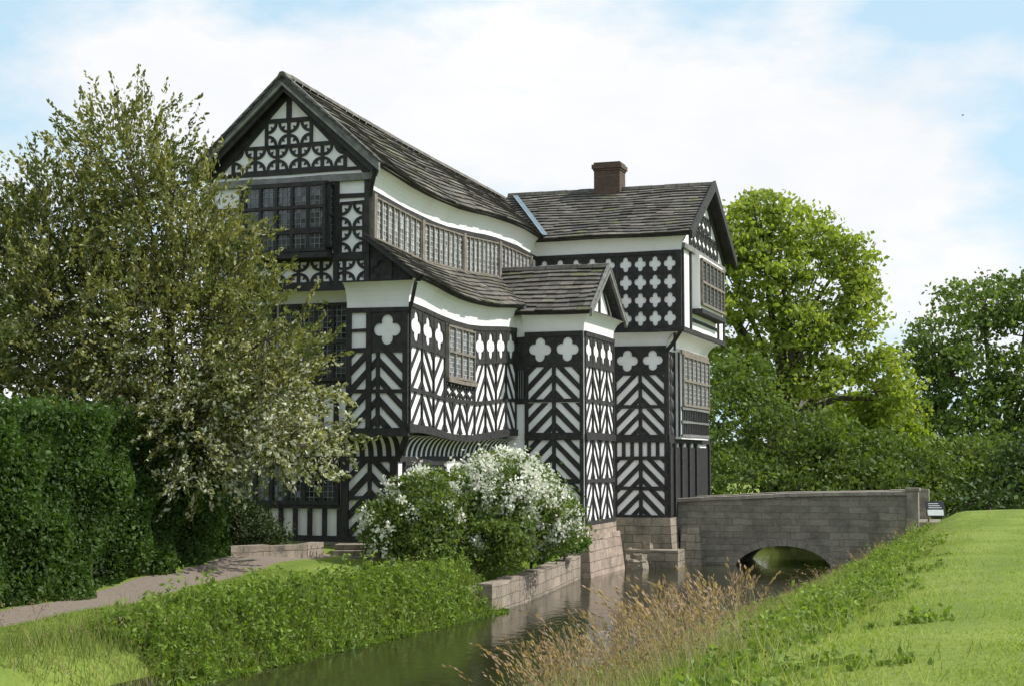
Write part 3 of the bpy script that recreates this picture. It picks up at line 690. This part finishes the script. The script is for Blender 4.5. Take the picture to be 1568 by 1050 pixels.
n=9000; o=RNG.uniform(-3.4,0,n); z=RNG.uniform(-2.65,.9,n); s=hl-np.abs(RNG.normal(size=n)*.12)
P=np.stack([ha[0]+hu[0]*s+hn[0]*o,ha[1]+hu[1]*s+hn[1]*o,z],1); sz=.1*RNG.uniform(.6,1.4,n)
leafmesh('hedge_end_foliage',P,sz,sz*.6,np.array([.04,.07,.018])*RNG.uniform(.5,1.3,(n,1)),LFD,hd)
tree('box_bush',(-6.2,36.2,-2.4),[(-6.4,36,-1.6,.75),(-5.9,36.4,-1.95,.5),(-7.0,36,-1.3,.8)],.06,500,26,.14,(.02,.035,.012),(.07,.10,.028),.08,LFD)
# rhododendron
lob=[(-2.7,35.9,-1.6,.85),(-2.1,36.0,-1.1,.9),(-1.2,36.6,-1.5,1.0),(-.2,37.2,-.85,1.1),(.35,37.6,-1.2,1.05),(1.0,38.0,-1.6,.85),(-1.2,36.6,-.75,.65),(-.4,36.4,-1.9,.9),(-2,35.6,-2.0,.8)]
e=empty('white_rhododendron'); limbs('stems',(-.8,36.9,-2.7),lob,.07,e)
P,T=clumps(lob,1250,26,.13,(.065,.105,.024),(.20,.27,.065),.5,.7); sz=.12*RNG.uniform(.6,1.3,len(P)); leafmesh('foliage',P,sz,sz*.5,T,LF,e)
P,T=clumps([lob[3],lob[4],lob[5],lob[3],lob[4],lob[3],lob[1],lob[6],lob[2],lob[0]],370,38,.10,(.78,.78,.64),(.92,.92,.82),.98,1.0)
sz=.09*RNG.uniform(.6,1.3,len(P)); leafmesh('flowers',P,sz,sz*.8,T,FLW,e)
tree('garden_shrub',(1.45,42.2,-2.7),[(1.25,42.2,-2.35,.35),(1.8,42.6,-2.4,.3)],.03,160,20,.1,(.04,.09,.015),(.1,.2,.03),.08,LF)
tree('leafy_shrub',(.5,40,-2.7),[(.7,40,-2.3,.45),(.0,39.2,-2.2,.6)],.03,260,20,.12,(.04,.08,.015),(.09,.16,.03),.09,LF)
# background trees
tree('lime_tree',(13.4,74,-3),[(12.2,74,11.6,1.7),(10.3,73,10.2,1.6),(14.6,74,10.7,1.6),(16.2,73.5,9.6,1.4),(12.9,73,9.0,1.8),(10.4,73,7.4,1.6),(16.2,74,6.9,1.6),(13.8,73,6.3,1.7),(17.6,74,4.6,1.5),(11.2,73,4.3,1.6),(14.8,73,3.8,1.5),(9.3,74,5.3,1.3),(9.2,74,11.4,1.3),(18.8,74,2.8,1.3),(17.0,74,8.2,1.1)],.5,800,34,.36,(.15,.21,.04),(.36,.42,.09),.28,LFB,.3,.45,.7)
tree('oak_tree',(26,82,-3),[(25.5,82,8.3,2.2),(22.6,81,6.0,1.9),(28,82,8.3,2.1),(24.5,81,4.4,2.5),(21.5,81,2.8,2.0),(28,81,4,2.6),(31,83,6.5,2.4),(24,80,1,2.6),(28,80,.5,3),(34,84,7,3.2),(33,82,2,3.4)],.5,1150,32,.42,(.065,.105,.03),(.20,.28,.07),.29,LF,.4,.5,.6)
tree('ash_tree',(16.5,76,-3),[(17.4,76,1.9,1.6),(19.4,77,1.0,1.5),(15.8,75,.5,1.8)],.3,330,32,.36,(.12,.18,.025),(.30,.39,.06),.27,LFB,.4,.55,.8)
tree('hawthorn_thicket',(13,62,-3),[(9.0,63,1.3,2.0),(11.3,62,.6,2.0),(13.5,62,.0,1.9),(15.5,63,-.4,1.7),(9.2,60,-1.2,1.7),(11.5,60,-1.6,1.7),(14,60,-1.6,1.8),(16.5,62,-1.2,1.7),(18.6,64,-.6,1.8),(9.6,64,3.0,1.5),(20.5,66,-.4,1.8),(13.5,65.5,-2.2,1.6),(16,65.5,-2.2,1.5)],.2,1300,30,.32,(.04,.07,.016),(.18,.25,.05),.21,LF,.5,.6)
tree('yew_thicket',(22,66,-3),[(21,64,-1.3,1.8),(23.5,66,-.6,2.2),(26,68,-.3,2.4),(28.5,70,-.2,2.6),(23,62,-2,1.4),(26,63,-1.8,1.7),(29,66,-1.2,2.2),(32,68,-.5,2.5),(18.5,60,-2.2,1.3),(20,60,-2.3,1.1)],.2,1100,28,.36,(.02,.038,.012),(.08,.13,.032),.24,LFD,.5,.7)
# distant trees
P=[];T=[]
for k in range(120):
    a=math.radians(-75+150*k/120+random.uniform(-1,1)); R_=random.uniform(150,210); cx,cy=R_*math.sin(a),R_*math.cos(a); rr=random.uniform(4,7)
    n=300; d=unit(n)*rr*(.7+.35*RNG.random((n,1))); d[:,2]*=.55; P.append(np.array([cx,cy,rr*.25-3])+d); T.append(np.array([.06,.10,.04])*RNG.uniform(.6,1.4,(n,1)))
P=np.concatenate(P);T=np.concatenate(T); leafmesh('distant_trees',P,RNG.uniform(.9,1.8,len(P)),RNG.uniform(.7,1.3,len(P)),T,LF)
# distant farmhouse
fh=empty('distant_farmhouse',(21.0,98,-2.5),(0,0,-.15)); fm=MB()
fm.box(-4.5,4.5,-2.5,2.5,0,4.9,BR); 
fm.face([(-4.8,-2.9,4.8),(4.8,-2.9,4.8),(4.8,0,6.6),(-4.8,0,6.6)],SL); fm.face([(-4.8,2.9,4.8),(4.8,2.9,4.8),(4.8,0,6.6),(-4.8,0,6.6)],SL)
for s_ in (-4.5,4.5): fm.face([(s_,-2.5,4.9),(s_,2.5,4.9),(s_,0,6.55)],BR)
fm.box(-3.4,-2.7,-.3,.3,6,7.2,BR)
for k in range(4): fm.box(-3.6+k*2.1,-2.7+k*2.1,-2.54,-2.48,3,4.2,GL)
fm.build('farmhouse_body',HM,fh)
# ---- bank vegetation
def weeds(name,x,y,h,nl,c_lo,c_hi,ls,mat,spread=.1,asp=.5):
    n=len(x); z=H(x,y); t=RNG.random((n,nl))**.8
    lean=RNG.normal(size=(n,2))*.18
    P=np.empty((n,nl,3)); P[:,:,0]=x[:,None]+lean[:,:1]*t*h[:,None]; P[:,:,1]=y[:,None]+lean[:,1:]*t*h[:,None]; P[:,:,2]=z[:,None]+t*h[:,None]
    P+=RNG.normal(size=P.shape)*spread*(1.1-t*.75)[:,:,None]
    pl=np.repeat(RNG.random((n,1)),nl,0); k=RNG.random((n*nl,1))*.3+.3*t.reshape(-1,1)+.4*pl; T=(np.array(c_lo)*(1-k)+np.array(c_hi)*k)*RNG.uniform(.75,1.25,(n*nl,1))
    sz=ls*RNG.uniform(.6,1.3,n*nl); P=P.reshape(-1,3); P[:,2]=np.maximum(P[:,2],np.maximum(H(P[:,0],P[:,1]),WATER)+.02)
    leafmesh(name,P,sz,sz*asp,T,mat,up=.3)
n=2300; y=RNG.uniform(23.4,35.2,n); f=RNG.random(n); o=-.25+f*1.6; x=XL(y)-o
cl=(.5+.5*np.sin(y*2.3+o*2)*np.sin(y*.9+1))*.55+.45*np.sin(y*5.3+o*4)**2; h=(.15+.66*cl)*RNG.uniform(.35,1.5,n)*np.interp(y,[23.4,25,30,35.2],[.6,1.0,.95,.75])*np.interp(f,[0,.25,.8,1],[.45,1,1,.5])
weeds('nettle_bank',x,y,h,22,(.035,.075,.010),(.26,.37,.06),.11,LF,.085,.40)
def gr(name,x,y,h,w,c_lo,c_hi,lean=.35,mat=GR):
    z=H(x,y); k=RNG.random((len(x),1)); T=np.array(c_lo)*(1-k)+np.array(c_hi)*k
    blademesh(name,np.stack([x,y,z-.01],1),h,w,T,mat,lean)
n=14000; y=RNG.uniform(21,35,n); o=RNG.uniform(-.25,1.8,n); x=XL(y)-o; gr('bank_grass',x,y,RNG.uniform(.12,.75,n)*np.interp(y,[21,24.5],[.3,1])*np.interp(o,[1.2,1.8],[1,.4]),.013,(.10,.15,.03),(.34,.37,.12))
# right bank
dl_=lambda y: np.interp(y,[10,14.3,28,40,47],[6.4,6.2,4.8,2.8,2.2])
dj=lambda x,y: dl_(y)*(1+.10*np.sin(y*1.7)+.07*np.sin(y*4.1+1))
n=4800; y=RNG.uniform(10.5,47,n); f=RNG.random(n)*.97; x=XR(y)+f*dj(0,y)
ok=(x>.078*y+.25*np.sin(y*3))|(y>22); x,y,f=x[ok],y[ok],f[ok]
cl=.5+.5*np.sin(y*1.3+f*5)*np.sin(y*.7+f*4)
h=(.07+.44*cl**1.6)*RNG.uniform(.4,1.35,len(x))*np.interp(y,[10,12,18,24,47],[.4,.6,1,.8,1.0])*np.interp(f,[0,.5,.8,1],[.5,.7,1,.4])
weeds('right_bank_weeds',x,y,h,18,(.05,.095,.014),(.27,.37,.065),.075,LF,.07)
n=42000; y=10.5+36.5*RNG.random(n)**1.3; f=np.abs(RNG.normal(size=n))*.55; f=np.where(f>1.3,RNG.random(n),f); x=XR(y)+f*dj(0,y); ok=(x>.058*y+.2*np.sin(y*3))|(y>22); x,y,f=x[ok],y[ok],f[ok]
gr('right_bank_grass',x,y,RNG.uniform(.08,.42,len(x))*np.interp(f,[0,.7,1,1.3],[.75,1,.6,.12]),.010,(.14,.19,.04),(.43,.44,.17),.45)
# dry seeding grasses
n=950; y=RNG.uniform(13.5,20.5,n); k=RNG.random(n)**.9; x=(.018+.125*k)*y+RNG.normal(size=n)*.12+.25*np.sin(y*5)
x2=RNG.uniform(0,1,260); y2=RNG.uniform(24,46,260); x2=XR(y2)+.8+x2*2.0
y3=RNG.uniform(20.5,24,110); x3=XL(y3)-RNG.uniform(.1,2.8,110)
x=np.concatenate([x,x2,x3]); y=np.concatenate([y,y2,y3]); n=len(x)
h=RNG.uniform(.35,1.12,n)*np.where(y>20.5,.6,1); z=H(x,y); lean=RNG.normal(size=(n,2))*.3+np.array([-.2,0])
m_=30; t=np.linspace(0.02,1,m_)[None,:].repeat(n,0)
P=np.empty((n,m_,3)); P[:,:,0]=x[:,None]+lean[:,:1]*(t**1.8)*h[:,None]; P[:,:,1]=y[:,None]+lean[:,1:]*(t**1.8)*h[:,None]; P[:,:,2]=z[:,None]+t*h[:,None]*(1-.12*t)
dirs=np.gradient(P,axis=1); dirs/=np.linalg.norm(dirs,axis=2)[:,:,None]
Lh=(h[:,None]/m_*1.9).repeat(m_,1); Wd=np.where(t>.74,.019,.006)
P=P+np.where(t[:,:,None]>.74,RNG.normal(size=P.shape)*.016,0)
T=np.array([.33,.28,.20])*RNG.uniform(.6,1.5,(n,1,1)); T=np.where(t[:,:,None]>.74,T*np.array([.95,.74,.74]),T)
leafmesh('dry_grass',P.reshape(-1,3),Lh.ravel(),Wd.ravel(),T.reshape(-1,3),GR,dirs=dirs.reshape(-1,3)*5)
# lawn blades
n=130000; y=10+36*RNG.random(n)**1.6; x=XR(y)+dl_(y)*.8+RNG.random(n)*(1.5+y*.36); tuft=.5+.5*np.sin(x*3.1+y*1.3)*np.sin(y*2.7-x)
gr('lawn_grass',x,y,RNG.uniform(.012,.045,n)*(.6+.8*tuft),.013,(.16,.24,.03),(.36,.43,.10),.8)
n=50000; y=RNG.uniform(17,33,n); x=XL(y)-1.0-RNG.random(n)*4; ok=(x-.31*y+16.35)>.75; x,y=x[ok],y[ok]
gr('left_lawn_grass',x,y,RNG.uniform(.03,.10,len(x)),.014,(.10,.16,.02),(.27,.34,.07),.7)
n=9000; y=RNG.uniform(35,44,n); x=XL(y)-.35-RNG.random(n)*2; gr('terrace_grass',x,y,RNG.uniform(.03,.12,n),.02,(.10,.18,.02),(.22,.32,.05),.6)
# bird
bd=MB(); bx,by,bz=24.1,80,18.2
bd.face([(bx-.13,by,bz+.05),(bx,by-.05,bz),(bx,by+.08,bz)]); bd.face([(bx+.13,by,bz+.06),(bx,by-.05,bz),(bx,by+.08,bz)]); bd.tube([(bx,by-.13,bz),(bx,by,bz),(bx,by+.14,bz)],[.01,.035,.01],6)
bd.build('bird',[TIMBER])
# ------------------------------------------------------------------ light, sky, camera
az=math.radians(88); el=math.radians(45)
sd=Vector((math.sin(az)*math.cos(el),math.cos(az)*math.cos(el),math.sin(el)))
L=bpy.data.lights.new('sun','SUN'); L.energy=5.0; L.angle=math.radians(.5); L.color=(1,.965,.90)
so=bpy.data.objects.new('sun',L); so.rotation_euler=(-sd).to_track_quat('-Z','Y').to_euler(); COL.objects.link(so)
W=bpy.data.worlds.new('World'); scene.world=W; W.use_nodes=True; nt=W.node_tree
bg=nt.nodes['Background']; bg.inputs['Strength'].default_value=.15
sk=N(nt,'ShaderNodeTexSky'); sk.sky_type='NISHITA'; sk.sun_disc=False; sk.sun_elevation=el; sk.sun_rotation=az; sk.air_density=1.0; sk.dust_density=.6
tc=N(nt,'ShaderNodeTexCoord'); mp=N(nt,'ShaderNodeMapping'); mp.inputs['Scale'].default_value=(1,1,2.2); mp.inputs['Location'].default_value=(1.35,.4,.75); nt.links.new(tc.outputs['Generated'],mp.inputs[0])
cn=noise(nt,3.2,10,.56,mp.outputs[0]); cf=ramp(nt,cn,.45,.57)
sh=mixc(nt,ramp(nt,noise(nt,5,6,.6,mp.outputs[0]),.35,.7),(6.1,6.25,6.5),(7.0,7.0,7.0))
c=mixc(nt,cf,mixc(nt,.8,sk.outputs[0],(4.2,5.8,6.8)),sh)
nt.links.new(c,bg.inputs['Color'])
cam=bpy.data.cameras.new('camera'); cam.sensor_width=36; cam.lens=2325/1568*36; cam.clip_end=4000
co=bpy.data.objects.new('camera',cam); co.location=(0,0,0); co.rotation_euler=(math.radians(90+4.3),0,0); COL.objects.link(co); scene.camera=co
scene.view_settings.view_transform='Standard'; scene.view_settings.look='None'; scene.view_settings.exposure=0
